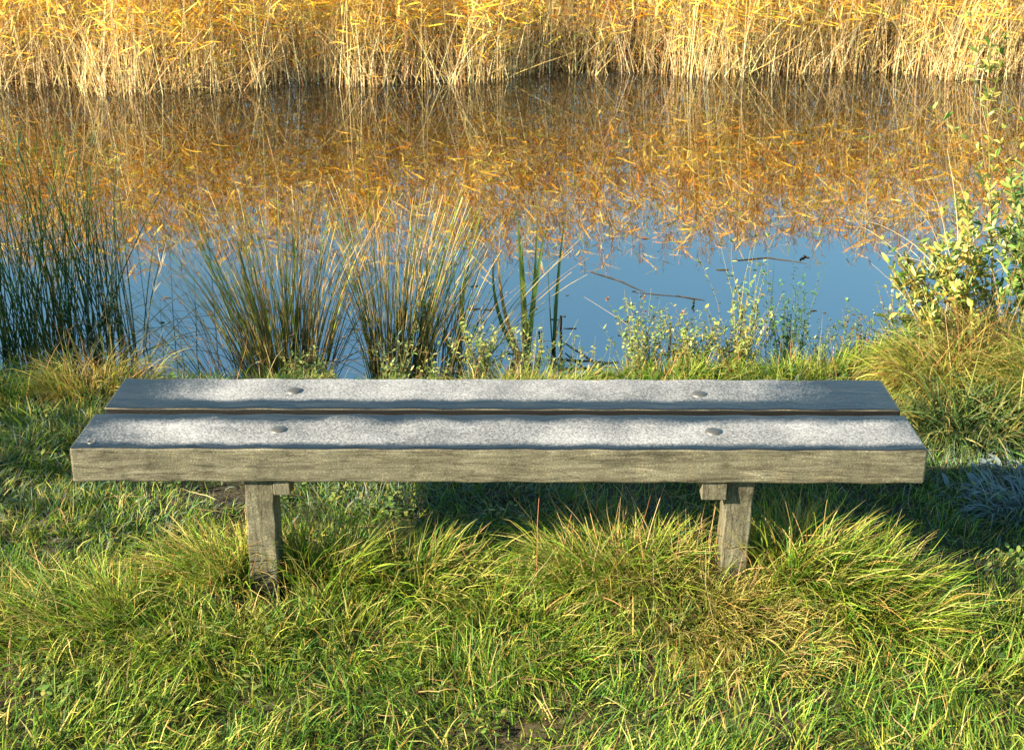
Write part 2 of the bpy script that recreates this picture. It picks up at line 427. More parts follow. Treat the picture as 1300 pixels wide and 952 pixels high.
# ------------------------------------------------------------------ bench
bench = empty('bench', (-0.022, 2.634, 0.0), radians(-0.35))
tag(bench, 'backless grey timber bench with two thick frosted planks on short posts', 'bench')
def box_mesh(name, x0, x1, y0, y1, z0, z1, mat, parent, bev=.005, rough=.0015, seed=0, shift=(0, 0)):
    """box with a fine grid so its faces and edges can be a little uneven"""
    import bmesh
    bm = bmesh.new()
    bmesh.ops.create_cube(bm, size=1)
    for v in bm.verts:
        v.co = Vector(((x0 + x1) / 2 + v.co.x * (x1 - x0), (y0 + y1) / 2 + v.co.y * (y1 - y0), (z0 + z1) / 2 + v.co.z * (z1 - z0)))
    L = max(x1 - x0, y1 - y0, z1 - z0)
    ax = 0 if L == x1 - x0 else (1 if L == y1 - y0 else 2)
    k = max(2, int(L / .022))
    es = [e for e in bm.edges if abs((e.verts[0].co - e.verts[1].co)[ax]) > L * .9]
    bmesh.ops.subdivide_edges(bm, edges=es, cuts=k, use_grid_fill=True)
    sh = [e for e in bm.edges if len(e.link_faces) == 2 and e.calc_face_angle(0) > .5]
    bmesh.ops.bevel(bm, geom=sh, offset=bev, segments=3, affect='EDGES', profile=.6)
    rr = random.Random(seed)
    ph = [rr.uniform(0, 9) for _ in range(6)]
    for v in bm.verts:
        c = v.co
        a = c[ax]
        v.co = c + Vector((math.sin(a * 41 + ph[0] + c.z * 30), math.sin(a * 53 + ph[1] + c.z * 50), math.sin(a * 37 + ph[2] + c.y * 40))) * rough \
             + Vector([rr.uniform(-1, 1) * rough * .35 for _ in range(3)])
        if ax == 2 and (shift[0] or shift[1]):
            t = (z1 - v.co.z) / (z1 - z0); v.co.x += shift[0] * t; v.co.y += shift[1] * t
    me = bpy.data.meshes.new(name); bm.to_mesh(me); bm.free()
    for p_ in me.polygons: p_.use_smooth = True
    me.materials.append(mat)
    o = bpy.data.objects.new(name, me); COL.objects.link(o); o.parent = parent
    md = o.modifiers.new('flat', 'WEIGHTED_NORMAL'); md.keep_sharp = False
    return o
M_front = timber_mat('frosted_timber_front', (-.86, .93, .020, .150))
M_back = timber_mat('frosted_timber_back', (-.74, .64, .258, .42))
M_post = timber_mat('post_timber')
p_front = box_mesh('plank', -.912, .896, 0, .184, .371, .45, M_front, bench, .006, .0009, 1)
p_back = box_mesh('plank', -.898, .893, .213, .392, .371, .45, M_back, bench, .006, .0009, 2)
for o_, a_ in ((p_front, 0), (p_back, 1)): pass
p_front['label'] = 'front plank with a pale frost band and sunlit face'
p_back['label'] = 'rear plank with frost along its far half'
def dome(name, r, h, loc, parent, rim=0):
    import bmesh
    bm = bmesh.new()
    prof = [(r, 0), (r, h * .18), (r * .93, h * .45), (r * .75, h * .72), (r * .5, h * .9), (r * .22, h)]
    if rim: prof = [(r, 0), (r, h), (r * .72, h), (r * .66, h * .35), (r * .2, h * .35)]
    rings = []
    for (q, z) in prof: rings.append([bm.verts.new((q * cos(a * 2 * pi / 24), q * sin(a * 2 * pi / 24), z)) for a in range(24)])
    for A, B in zip(rings, rings[1:]):
        for i in range(24): bm.faces.new((A[i], A[(i + 1) % 24], B[(i + 1) % 24], B[i]))
    bm.faces.new(rings[-1])
    me = bpy.data.meshes.new(name); bm.to_mesh(me); bm.free()
    for p_ in me.polygons: p_.use_smooth = True
    me.materials.append(M_metal)
    o = bpy.data.objects.new(name, me); COL.objects.link(o); o.parent = parent; o.location = loc
    return o
for (bx_, by_, par) in ((-.485, .095, p_front), (.457, .092, p_front), (-.485, .315, p_back), (.452, .30, p_back)):
    dome('bolt', .0185, .0065, (bx_, by_, .4492), par)
dome('screw', .009, .0016, (-.872, .03, .4501), p_front, rim=1)
# posts and cross bearers
box_mesh('post', -.551, -.489, .016, .090, -.18, .369, M_post, bench, .004, .0012, 3, shift=(-.008, .02))
box_mesh('post', .482, .541, .022, .095, -.18, .369, M_post, bench, .004, .0012, 4, shift=(-.008, .02))
br = box_mesh('bearer', -.488, -.452, .012, .372, .334, .3685, M_post, bench, .003, .001, 5)
br = box_mesh('bearer', .427, .481, .006, .372, .330, .3685, M_post, bench, .003, .001, 6)

# ------------------------------------------------------------------ turf
G1, G2, G3, G4, G5 = (.055, .145, .020), (.125, .24, .022), (.29, .36, .040), (.50, .43, .13), (.38, .23, .07)
FROST = (.26, .33, .35)
def turf():
    S = Strands()
    N = 360000
    x = rs.uniform(-3.4, 3.4, N); y = rs.uniform(1.75, 4.95, N)
    keep = ((np.abs(x) < .45 * y + .35) | (rs.rand(N) < .45)) & (y < bank_edge(x) + .42)
    cl = vnoise(x * 7, y * 7, 11) * .6 + vnoise(x * 22, y * 22, 12) * .4
    mid = smooth(2.78, 3.0, y) * smooth(3.9, 3.6, y)
    bare = vnoise(x * 3.2 + 4, y * 4.5, 13)
    keep &= rs.rand(N) < np.clip(.35 + cl * 1.1 - mid * .35 * (bare > .5) - .3 * mid * (bare > .72), .05, 1)
    for (mx, my, ax, ay, h) in HOLES: keep &= ((x - mx) / ax) ** 2 + ((y - my) / ay) ** 2 > .45 * rs.rand(N) ** .3
    x, y, cl, mid = x[keep], y[keep], cl[keep], mid[keep]; n = len(x)
    z = ground_z(x, y)
    front = smooth(2.85, 2.6, y); bank = smooth(3.9, 4.2, y) * smooth(1.0, 1.4, np.abs(x))
    ln = (.032 + .04 * cl + .035 * front * cl + .04 * bank) * rs.uniform(.5, 1.35, n)
    az = 2 * pi * vnoise(x * 4, y * 4, 21) * 1.5 + rs.randn(n) * 1.3
    warm = vnoise(x * 2.6, y * 2.6, 31)
    col = pick(n, [G1, G2, G3, G4, G5], [.38, .32, .16, .09, .05])
    w = (rs.rand(n) < (.25 + .55 * front) * warm)[:, None]
    col = np.where(w, pick(n, [G2, G3, G4], [.4, .4, .2]), col)
    fz = rs.rand(n) < .42 * smooth(2.8, 3.0, y) * (vnoise(x * 2, y * 3, 41) ** 1.2) + .35 * smooth(1.0, 1.3, x) * smooth(3.0, 3.3, y) * smooth(4, 3.6, y)
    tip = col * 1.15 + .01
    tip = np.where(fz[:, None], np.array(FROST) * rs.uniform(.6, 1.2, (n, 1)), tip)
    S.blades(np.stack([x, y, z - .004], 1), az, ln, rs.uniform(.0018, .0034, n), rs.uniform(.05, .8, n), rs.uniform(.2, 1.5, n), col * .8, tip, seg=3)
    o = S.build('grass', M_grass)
    tag(o, 'short green winter turf with frosted tips around the bench', 'grass', kind='stuff')
    # small broad weed leaves scattered in the turf
    S = Strands(); N = 2600
    cx = rs.uniform(-1.9, 1.9, 180); cy = rs.uniform(2.2, 4.3, 180)
    cx[:22] = rs.uniform(-.62, -.28, 22); cy[:22] = rs.uniform(3.2, 3.45, 22)
    i = rs.randint(0, 180, N)
    x = cx[i] + rs.randn(N) * .022; y = cy[i] + rs.randn(N) * .022
    g = pick(N, [(.10, .17, .04), (.16, .22, .05), (.26, .27, .07)], [.5, .3, .2])
    S.blades(np.stack([x, y, ground_z(x, y) + rs.uniform(.01, .045, N)], 1), rs.uniform(0, 6.28, N), rs.uniform(.012, .026, N), rs.uniform(.007, .013, N), rs.uniform(.8, 1.6, N), .3, g, g, seg=4, taper='oval', twist=0)
    S.blades(np.stack([x, y, ground_z(x, y) - .003], 1), 0, .03, .0012, .2, .2, g * .7, g * .7, seg=2, tube=True)
    tag(S.build('ground_cover', M_leaf), 'low broad leaved weeds scattered in the turf', 'weeds', kind='stuff')
    # dead grass litter lying flat
    S = Strands(); N = 5200
    x = rs.uniform(-2.1, 2.1, N); y = rs.uniform(1.9, 4.4, N)
    k = np.exp(-((x - .45) / .45) ** 2 - ((y - 2.65) / .22) ** 2) * 1.0 + .25
    kp = rs.rand(N) < k; x, y = x[kp], y[kp]; N = len(x)
    c = pick(N, [(.42, .32, .15), (.34, .22, .10), (.22, .13, .06)], [.5, .35, .15])
    S.blades(np.stack([x, y, ground_z(x, y) + rs.uniform(.004, .045, N)], 1), rs.uniform(0, 6.28, N), rs.uniform(.05, .14, N), rs.uniform(.0015, .003, N), rs.uniform(1.2, 1.6, N), rs.uniform(-.2, .5, N), c, c, seg=4, wob=.12)
    tag(S.build('dead_grass', M_grass), 'fallen straw coloured grass lying in the turf', 'dead grass', kind='stuff')
turf()

# ------------------------------------------------------------------ grass tussocks
def tussock(label, cx, cy, rx, ry, n, ln, out=.9, curve=1.1, bias=(0, 0), cols=None, probs=None, width=.0029, stalks=0, stalk_ln=.28, frost=0, z=None, spread=1.15, name='grass_tussock', seg=6, cat='grass tussock'):
    n = int(n * 1.25)
    cols = cols or [G1, G2, G3, G4, G5]; probs = probs or [.14, .38, .34, .11, .03]
    S = Strands()
    # several shoots, each a small fan
    ns = max(6, n // 9)
    r = np.sqrt(rs.rand(ns)); a = rs.uniform(0, 2 * pi, ns)
    sx, sy = r * np.cos(a), r * np.sin(a)
    i = rs.randint(0, ns, n)
    ux = sx[i] + rs.randn(n) * .06; uy = sy[i] + rs.randn(n) * .06
    x = cx + ux * rx; y = cy + uy * ry
    zz = ground_z(x, y) - .006 if z is None else np.full(n, z)
    vx = ux * out + bias[0] + rs.randn(n) * .35 * spread; vy = uy * out + bias[1] + rs.randn(n) * .35 * spread
    az = np.arctan2(vy, vx); tilt = np.clip(np.hypot(vx, vy) * .55, .04, 1.15)
    L = ln * rs.uniform(.45, 1.15, n) ** 1.0
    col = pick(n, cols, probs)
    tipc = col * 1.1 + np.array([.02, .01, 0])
    dry = rs.rand(n) < .25
    tipc[dry] = pick(dry.sum(), [(.46, .38, .14), (.42, .27, .08)], [.75, .25])
    if frost:
        fz = rs.rand(n) < frost
        tipc[fz] = np.array(FROST) * rs.uniform(.7, 1.5, (fz.sum(), 1)); col[fz] = (col[fz] + np.array(FROST) * .7) / 2
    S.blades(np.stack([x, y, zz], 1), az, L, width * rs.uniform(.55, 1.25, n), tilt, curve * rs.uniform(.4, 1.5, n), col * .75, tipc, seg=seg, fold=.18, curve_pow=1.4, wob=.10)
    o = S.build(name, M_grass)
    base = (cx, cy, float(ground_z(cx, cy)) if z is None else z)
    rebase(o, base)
    tag(o, label, cat)
    if stalks:
        x = cx + rs.randn(stalks) * rx * .5; y = cy + rs.randn(stalks) * ry * .5
        zz = ground_z(x, y) if z is None else np.full(stalks, z)
        c = pick(stalks, [(.46, .30, .15), (.40, .20, .09), (.5, .38, .2)], [.4, .3, .3])
        for q in range(stalks):
            S = Strands()
            S.blades([[x[q] - base[0], y[q] - base[1], zz[q] - base[2]]], rs.uniform(0, 6.28), stalk_ln * rs.uniform(.6, 1.15), .0024, rs.uniform(0, .5), rs.uniform(-.2, .7), c[q], c[q], seg=6, tube=True, wob=.07)
            S.build('dry_stalk', M_grass, o)
    return o
T = tussock
STRAW = [(.46, .38, .15), (.44, .35, .10), (.30, .31, .06), (.16, .23, .035)]
T('low lit tussock left of the left bench post, blades combed to the left', -.98, 2.60, .17, .12, 750, .15, bias=(-.9, .1), stalks=5, stalk_ln=.16)
T('tall yellow green tussock hugging the left side of the left bench post', -.66, 2.72, .13, .09, 800, .17, bias=(-.55, .1), probs=[.1, .3, .35, .18, .07], stalks=8, stalk_ln=.2)
T('green upright tussock just right of the left bench post', -.42, 2.74, .09, .08, 550, .20, out=.6, curve=.8, bias=(.15, 0), probs=[.25, .4, .25, .05, .05], stalks=12, stalk_ln=.24)
T('broad tussock right of the left post, blades leaning right', -.20, 2.74, .15, .10, 900, .155, bias=(.45, .0), stalks=7, stalk_ln=.2)
T('short tussock in the gap between the two big middle tussocks', .0, 2.66, .13, .10, 500, .11, bias=(.2, 0))
T('big middle tussock with tall dry brown stalks under the plank', .22, 2.74, .16, .11, 1150, .18, bias=(-.2, .1), stalks=26, stalk_ln=.30)
T('straw yellow tussock in front of the right bench post', .42, 2.64, .17, .12, 1200, .15, bias=(.1, -.3), cols=STRAW, probs=[.2, .15, .3, .35], stalks=18, stalk_ln=.22)
T('tussock of long blades right of the right post, swept to the right', .66, 2.70, .12, .10, 1150, .21, bias=(.5, .1), probs=[.2, .35, .3, .1, .05], stalks=10, stalk_ln=.24, width=.0036)
T('rightmost lit tussock below the bench end, blades hanging forward', .80, 2.60, .12, .10, 800, .18, bias=(.45, -.3), width=.0034)
T('straw coloured patch of dead grass at the lower right of centre', .52, 2.52, .16, .12, 900, .10, bias=(.1, -.4), cols=STRAW, probs=[.45, .3, .15, .1], stalks=0)
T('low bright tussock at the left foreground', -.72, 2.52, .22, .10, 800, .11, bias=(-.3, -.3))
T('low tussock in the foreground below the left bench post', -.38, 2.56, .18, .10, 700, .11, bias=(.2, -.3))
T('low green tussock in the foreground at the centre', -.02, 2.53, .22, .10, 800, .11, bias=(0, -.4))
T('ragged green tussock in the lower right corner', 1.12, 2.52, .20, .12, 700, .13, bias=(.2, .2))
T('ragged tussock at the left edge beside the dark hollow', -1.22, 2.62, .2, .14, 700, .13, bias=(-.3, .3), probs=[.4, .35, .15, .05, .05])
# bank behind the bench
ORG = [(.50, .28, .08), (.50, .42, .10), (.34, .38, .05), (.17, .24, .03)]
T('orange and yellow tussock on the bank behind the left bench end', -1.28, 3.98, .16, .11, 480, .22, out=.9, bias=(.2, -.1), cols=ORG, probs=[.3, .3, .25, .15], stalks=14, stalk_ln=.3)
T('small green tussock at the bank edge left of the orange one', -1.62, 3.98, .18, .12, 500, .15, bias=(-.2, 0), probs=[.4, .35, .15, .05, .05])
T('dark green tussock beside the rear left corner of the bench', -1.30, 3.66, .26, .18, 1100, .11, bias=(-.3, -.1), probs=[.55, .3, .08, .04, .03], frost=.06)
T('light green tussock left of the front bench corner', -1.22, 3.1, .22, .16, 800, .07, bias=(-.1, -.2), probs=[.35, .35, .2, .06, .04], frost=.05)
T('large yellow orange tussock on the bank behind the right bench end', 1.38, 3.96, .19, .13, 1700, .21, out=1.1, curve=1.6, bias=(-.15, -.35), cols=[(.40, .24, .07), (.42, .36, .09), (.28, .32, .05), (.14, .21, .03)], probs=[.15, .30, .35, .2], stalks=14, stalk_ln=.34, width=.004)
T('brownish tussock of matted grass under the willow', 1.60, 4.12, .18, .14, 1500, .30, out=.9, curve=1.5, bias=(.1, -.3), cols=[(.28, .17, .07), (.22, .2, .06), (.13, .16, .04), (.08, .11, .03)], probs=[.25, .3, .25, .2], stalks=12, stalk_ln=.45)
T('bright yellow green tussock at the right edge beneath the willow', 1.68, 3.82, .14, .14, 1100, .34, out=.8, curve=1.3, bias=(-.3, -.2), probs=[.15, .3, .35, .15, .05], stalks=10, stalk_ln=.3)
T('dark green clump of arching blades beside the rear right bench corner', 1.36, 3.66, .20, .12, 700, .23, out=1.0, curve=1.7, bias=(.1, -.2), cols=[(.045, .10, .035), (.07, .13, .035), (.11, .16, .05)], probs=[.5, .35, .15], width=.006)
T('frost covered clump of pale grass at the right of the bench', 1.42, 3.22, .22, .12, 600, .13, out=1.1, curve=1.5, cols=[(.20, .26, .22), (.32, .36, .34), (.08, .12, .05)], probs=[.4, .3, .3], frost=.75, width=.004)
for (lab, cx, cy, n, ln, pr) in (
    ('thin green tussock on the bank edge behind the bench left of centre', -.75, 4.02, 300, .09, [.4, .35, .15, .05, .05]),
    ('yellow green tussock with orange tips behind the bench centre', .02, 4.04, 700, .11, [.15, .3, .3, .15, .1]),
    ('green bank tussock below the leafy weeds right of centre', .52, 4.10, 800, .10, [.3, .4, .2, .05, .05]),
    ('bright green tussock where the bank meets the right bench end', .95, 4.10, 700, .12, [.2, .4, .3, .05, .05])):
    T(lab, cx, cy, .24, .10, n, ln, probs=pr, bias=(0, 0), stalks=6, stalk_ln=.2)
# frosted broad leaves
def broad_leaf_weed(label, cx, cy, n, ln, wd, cols, frost):
    z0 = float(ground_z(cx, cy)); o = empty('broad_leaf_weed', (cx, cy, z0)); tag(o, label, 'weed')
    for q in range(n):
        S = Strands(); x, y = cx + rs.randn() * .09, cy + rs.randn() * .06
        c = pick(1, cols, [1] * len(cols)); t = c * 1.2
        if frost: t = np.array(FROST)[None] * rs.uniform(.5, 1.0); c = (c + t) / 2
        S.blades([[x - cx, y - cy, float(ground_z(x, y)) - z0 + rs.uniform(0, .03)]], rs.uniform(0, 6.28), ln * rs.uniform(.6, 1.2), wd * rs.uniform(.6, 1.1), rs.uniform(.5, 1.2), .8, c, t, seg=6, taper='leaf', fold=.22, twist=0)
        S.build('leaf', M_leaf, o)
broad_leaf_weed('frosted broad leaved weed on the shaded turf at the right', 1.28, 3.36, 26, .06, .022, [(.10, .15, .10)], True)
broad_leaf_weed('dark green dock leaves at the left edge of the bank', -1.72, 4.12, 16, .11, .04, [(.05, .11, .03)], False)
broad_leaf_weed('small dark green leafy weed beside the rear left bench corner', -1.13, 3.9, 18, .06, .025, [(.08, .15, .04)], False)

# ------------------------------------------------------------------ soft rush tussocks in the water
def rush_tussock(label, cx, cy, rx, ry, n, h0, h1, lean=.28, bias=0.0, dark=.5, wd=.0062, z=WATER - .12, flowers=.25, bent=8):
    S = Strands()
    r = np.sqrt(rs.rand(n)); a = rs.uniform(0, 6.28, n)
    ux, uy = r * np.cos(a), r * np.sin(a)
    base = np.stack([cx + ux * rx, cy + uy * ry, np.full(n, z)], 1)
    vx = ux * lean + bias + rs.randn(n) * .10; vy = uy * lean * .8 + rs.randn(n) * .09
    az = np.arctan2(vy, vx); th = np.hypot(vx, vy)
    L = rs.uniform(h0, h1, n) - z + WATER
    green = rs.rand(n) < dark
    c0 = np.where(green[:, None], pick(n, [(.022, .055, .012), (.035, .08, .014), (.06, .12, .02)], [1, 1, 1]), pick(n, [(.03, .09, .010), (.06, .12, .014), (.08, .06, .016)], [1, 1, 1]))
    c1 = np.where(green[:, None], pick(n, [(.05, .12, .02), (.20, .2, .04), (.34, .24, .10)], [.45, .3, .25] if dark < .7 else [.85, .1, .05]), pick(n, [(.74, .54, .24), (.72, .42, .12), (.38, .48, .05)], [1, 1, .8]))
    Sp, d = S.blades(base, az, L, wd * rs.uniform(.7, 1.2, n), th * .6, th * .7 + rs.uniform(-.05, .25, n), c0, c1, seg=9, tube=True, taper='t', wob=.012)
    root = S.build('rush_stems', M_rush)
    o = empty('rush_tussock', (cx, cy, WATER)); tag(o, label, 'rush')
    rebase(root, (cx, cy, WATER)); root.parent = o; root.location = (0, 0, 0)
    # broken bent-over dead stems
    S = Strands()
    if bent:
        b = np.stack([cx + rs.randn(bent) * rx * .7, cy - abs(rs.randn(bent)) * ry * .5, np.full(bent, WATER - .05)], 1)
        c = pick(bent, [(.38, .25, .12), (.25, .16, .08), (.5, .38, .22)], [1, 1, 1])
        sgn = np.where(rs.rand(bent) < .5, 0, pi)
        S.blades(b, sgn + rs.randn(bent) * .5, rs.uniform(.4, .75, bent), wd * .8, rs.uniform(.35, .8, bent), rs.uniform(.4, 1.6, bent), c, c, seg=9, tube=True, taper='t', wob=.05)
        q = S.build('bent_dead_stems', M_rush); rebase(q, (cx, cy, WATER)); q.parent = o; q.location = (0, 0, 0)
    # small brown flower clusters beside stems
    k = rs.rand(n) < flowers; idx = np.where(k)[0]
    if len(idx):
        S = Strands(); m = 7
        pts = Sp[idx, 6 + rs.randint(0, 2, len(idx))]
        pts = np.repeat(pts, m, 0); nn = len(pts)
        c = pick(nn, [(.40, .18, .06), (.28, .13, .05)], [1, 1])
        S.blades(pts + rs.randn(nn, 3) * .002, rs.uniform(0, 6.28, nn), rs.uniform(.008, .022, nn), .003, rs.uniform(.2, 1.6, nn), 0, c, c, seg=2, taper='leaf')
        q = S.build('seed_clusters', M_rush); q['kind'] = 'stuff'; rebase(q, (cx, cy, WATER)); q.parent = o; q.location = (0, 0, 0)
    return o
def pw(px, py): return on_plane(px, py, WATER)
xA, yA, _ = pw(368, 486); xB, yB, _ = pw(505, 484)
rush_tussock('wide rush tussock in the water left of centre, pale tips fanning out', xA, yA, .14, .10, 270, .42, .80, lean=.36, bias=-.02, dark=.12, bent=22)
rush_tussock('narrower rush tussock right of the wide one, pale upright tips', xB, yB, .10, .09, 190, .42, .84, lean=.26, bias=.06, dark=.12, bent=14)
x_, y_, _ = pw(285, 492)
rush_tussock('thin outlying fan of brown rushes leaning left over open water', x_, y_, .08, .06, 46, .4, .66, lean=.4, bias=-.5, dark=.2, bent=10, wd=.0035)
x_, y_, _ = pw(566, 486)
rush_tussock('small fan of rushes leaning right beside the broad green blade', x_, y_, .06, .06, 60, .3, .74, lean=.4, bias=.28, dark=.5, bent=6)
for (lab, px, py, n, h0, h1, bi, dk) in (
    ('dark green rush stand at the left edge of the picture', 8, 474, 60, .45, .95, .02, .8),
    ('dark rush stand second from the left edge, one orange tip', 55, 470, 74, .5, 1.0, -.04, .85),
    ('tallest dark green rush stand in the left shallows', 105, 462, 66, .55, 1.05, -.05, .85),
    ('rightmost rush stand of the left shallows, leaning left', 150, 452, 40, .5, 1.0, -.10, .9)):
    x_, y_, _ = pw(px, py)
    rush_tussock(lab, x_, y_, .12, .18, n, h0, h1, lean=.14, bias=bi, dark=dk, bent=14, wd=.0072, flowers=.1)
# thin lone stems standing in the open water
def lone_stem(label, px, py, ph, colr, wd=.005, lean=0.0, kind='water_stem', kink=0.0, cat='plant stem'):
    x, y, _ = pw(px, py)
    zt = at_depth(px, ph, y)[2]
    S = Strands(); L = zt - WATER + .1
    S.blades([[x, y, WATER - .1]], 0 if lean >= 0 else pi, L, wd, abs(lean), kink, colr, colr, seg=7, tube=True, taper='t' if wd < .007 else 'flat', wob=.015)
    o = S.build(kind, M_dark); rebase(o, (x, y, WATER)); tag(o, label, cat); return o
for (lab, px, py, ph, ln) in (
    ('dark thin stem standing in open water between the left rushes and the tussock', 222, 440, 318, .02),
    ('thin dark stem with a bent neighbour left of the wide tussock', 248, 452, 330, .05),
    ('slim green black stem rising just left of the wide tussock', 276, 448, 236, .0),
    ('brownish thin stem right of the left rush stand', 190, 424, 290, -.04),
    ('short dark stem near the left bank tussock', 236, 470, 400, -.05),
    ('faint dark stem in the water beside the pale dead twig', 206, 462, 380, .04)):
    lone_stem(lab, px, py, ph, (.035, .05, .03), .005, ln)

# ------------------------------------------------------------------ broad-bladed water plants
def bladed_plant(label, px, py, blades):
    """blades: (tip px, tip py, width, curve)"""
    x, y, _ = pw(px, py)
    o = empty('bulrush', (x, y, WATER)); tag(o, label, 'bulrush')
    for (tx, ty, wd, cv, c) in blades:
        tp = np.array(at_depth(tx, ty, y + rs.uniform(-.04, .04))) - np.array([x, y, WATER - .05]); wd *= 1.9
        L = np.linalg.norm(tp) * (1 + abs(cv) * .06)
        th = math.atan2(np.hypot(tp[0], tp[1]), tp[2])
        az = math.atan2(tp[1], tp[0])
        S = Strands()
        c = np.array(c)
        S.blades([[0, 0, -.05]], az, L, wd, th - cv * .5, cv, c * .8, c * 1.2 + [.04, .02, 0], seg=14, fold=.12, twist=rs.uniform(1.2, 1.9), taper='blade')
        S.build('leaf_blade', M_leaf, o)
    return o
GR, YG, BR = (.06, .14, .035), (.14, .2, .04), (.3, .2, .07)
bladed_plant('pair of tall green bulrush blades at the right side of the rush tussocks', 580, 452, [(575, 268, .014, .03, GR), (590, 330, .010, -.1, YG), (560, 400, .010, -.3, BR)])
bladed_plant('bulrush with the tallest crossing green blades at the centre', 668, 452, [(656, 268, .012, .05, GR), (662, 300, .014, 0, YG), (692, 292, .013, .1, GR), (683, 265, .008, -.1, YG), (628, 326, .010, -.75, GR), (636, 300, .009, -.6, BR)])
bladed_plant('slim green bulrush blades standing beside the crossing ones', 703, 440, [(695, 314, .008, -.06, GR), (704, 318, .009, 0, GR), (718, 272, .009, .12, GR), (712, 400, .010, .2, BR)])
bladed_plant('broad dark green bulrush blade within the left of the wide tussock', 345, 440, [(300, 300, .016, -.2, (.03, .10, .04)), (320, 330, .014, .1, (.03, .10, .04)), (370, 285, .010, -.6, YG)])
bladed_plant('blue green reed leaves over the water at the upper left', 22, 190, [(10, 140, .007, -.2, (.04, .09, .04)), (34, 150, .007, .5, (.04, .09, .04)), (20, 160, .006, -.5, (.04, .09, .04))])

# ------------------------------------------------------------------ dark sticks and floating bits
DK = (.022, .018, .014)
lone_stem('thick black dead stalk standing upright right of the slim bulrush', 712, 468, 401, DK, .016, -.02, 'dead_stalk', cat='dead stalk')
lone_stem('black dead stump of a stalk left of the leafy weeds', 848, 455, 414, DK, .016, .03, 'dead_stalk', cat='dead stalk')
lone_stem('thin black dead stalk below the broad blade at the tussock edge', 587, 444, 365, DK, .009, -.02, 'dead_stalk', cat='dead stalk')
lone_stem('short dark broken stalk left of the crossing bulrush', 693, 442, 420, DK, .012, -.15, 'dead_stalk', cat='dead stalk')
lone_stem('thin curved dark stem standing alone in the open water at right', 979, 400, 336, (.03, .05, .02), .006, .0, 'water_stem')
def twig(label, pts, wd, c=DK, name='floating_twig', cat='twig', z=WATER + .002, up=0):
    """tube along pixel points lying on the water plane (or rising from it)"""
    P = np.array([np.array(on_plane(p[0], p[1], z + (p[2] if len(p) > 2 else 0))) for p in pts])
    seg = []
    for k in range(len(P) - 1):
        for t in np.linspace(0, 1, 5)[:-1]: seg.append(P[k] * (1 - t) + P[k + 1] * t)
    seg.append(P[-1]); seg = np.array(seg); seg[1:-1] += rs.randn(len(seg) - 2, 3) * wd * .3 * [1, 1, .1]
    n = len(seg); tng = np.gradient(seg, axis=0); tng /= np.linalg.norm(tng, axis=1)[:, None]
    sd = np.cross(tng, [0, 0, 1]); sd /= np.linalg.norm(sd, axis=1)[:, None] + 1e-9; nn = np.cross(tng, sd)
    w = wd * (1 - .6 * np.abs(np.linspace(-.6, 1, n)))
    ring = np.stack([seg + w[:, None] * .5 * (cos(a) * sd + sin(a) * nn) for a in np.arange(5) * 2 * pi / 5], 1)
    S = Strands(); S.add_grid(ring[None], np.broadcast_to(np.array(c, float), (1, n, 3)), True)
    o = S.build(name, M_dark); rebase(o, tuple(P[0])); tag(o, label, cat); return o
twig('long thin dark twig floating aslant in the middle of the open water', [(750, 345), (785, 356), (818, 370)], .006, (.04, .035, .03))
twig('thin dark sliver floating just right of the long slanting twig', [(806, 371), (838, 374), (872, 377)], .004, (.04, .035, .03))
twig('thin floating reed piece left of the tiny dark snag', [(858, 375), (895, 381)], .006, (.04, .035, .03))
twig('long thin floating reed piece below the reflected reed tips at right', [(930, 331), (975, 327), (1024, 334)], .006, (.05, .04, .03))
twig('dark forked bit of debris at the end of the long floating reed', [(1016, 330), (1022, 325), (1028, 327)], .014, DK, name='floating_debris', cat='debris')
twig('tiny dark snag poking from the open water', [(881, 386, 0), (881, 380, .03)], .014, (.03, .05, .02), name='floating_debris', cat='debris')
twig('black fallen branch reaching left over the water behind the bench', [(695, 455, .02), (735, 458, .015), (785, 461, .005)], .012, name='dead_branch', cat='branch')
twig('black crooked branch slanting down behind the rear plank', [(735, 480, .02), (757, 463, .03), (718, 436, .02)], .014, name='dead_branch', cat='branch')
twig('black twig rising toward the upper right from the crooked branch', [(748, 470, 0), (765, 463, .02), (785, 459, .03)], .010, name='dead_branch', cat='branch')
for i in range(34):
    px, py = (rs.uniform(560, 800), rs.uniform(390, 470)) if i < 18 else (rs.uniform(200, 1100), rs.uniform(340, 440))
    a = rs.uniform(-18, 18)
    o = twig('tiny dark speck of plant debris floating on the blue water', [(px, py), (px + a, py + rs.uniform(-1.5, 1.5))], rs.uniform(.004, .009), (.05, .045, .035), name='debris_speck', cat='debris')
    o['group'] = 'debris specks floating on the water'

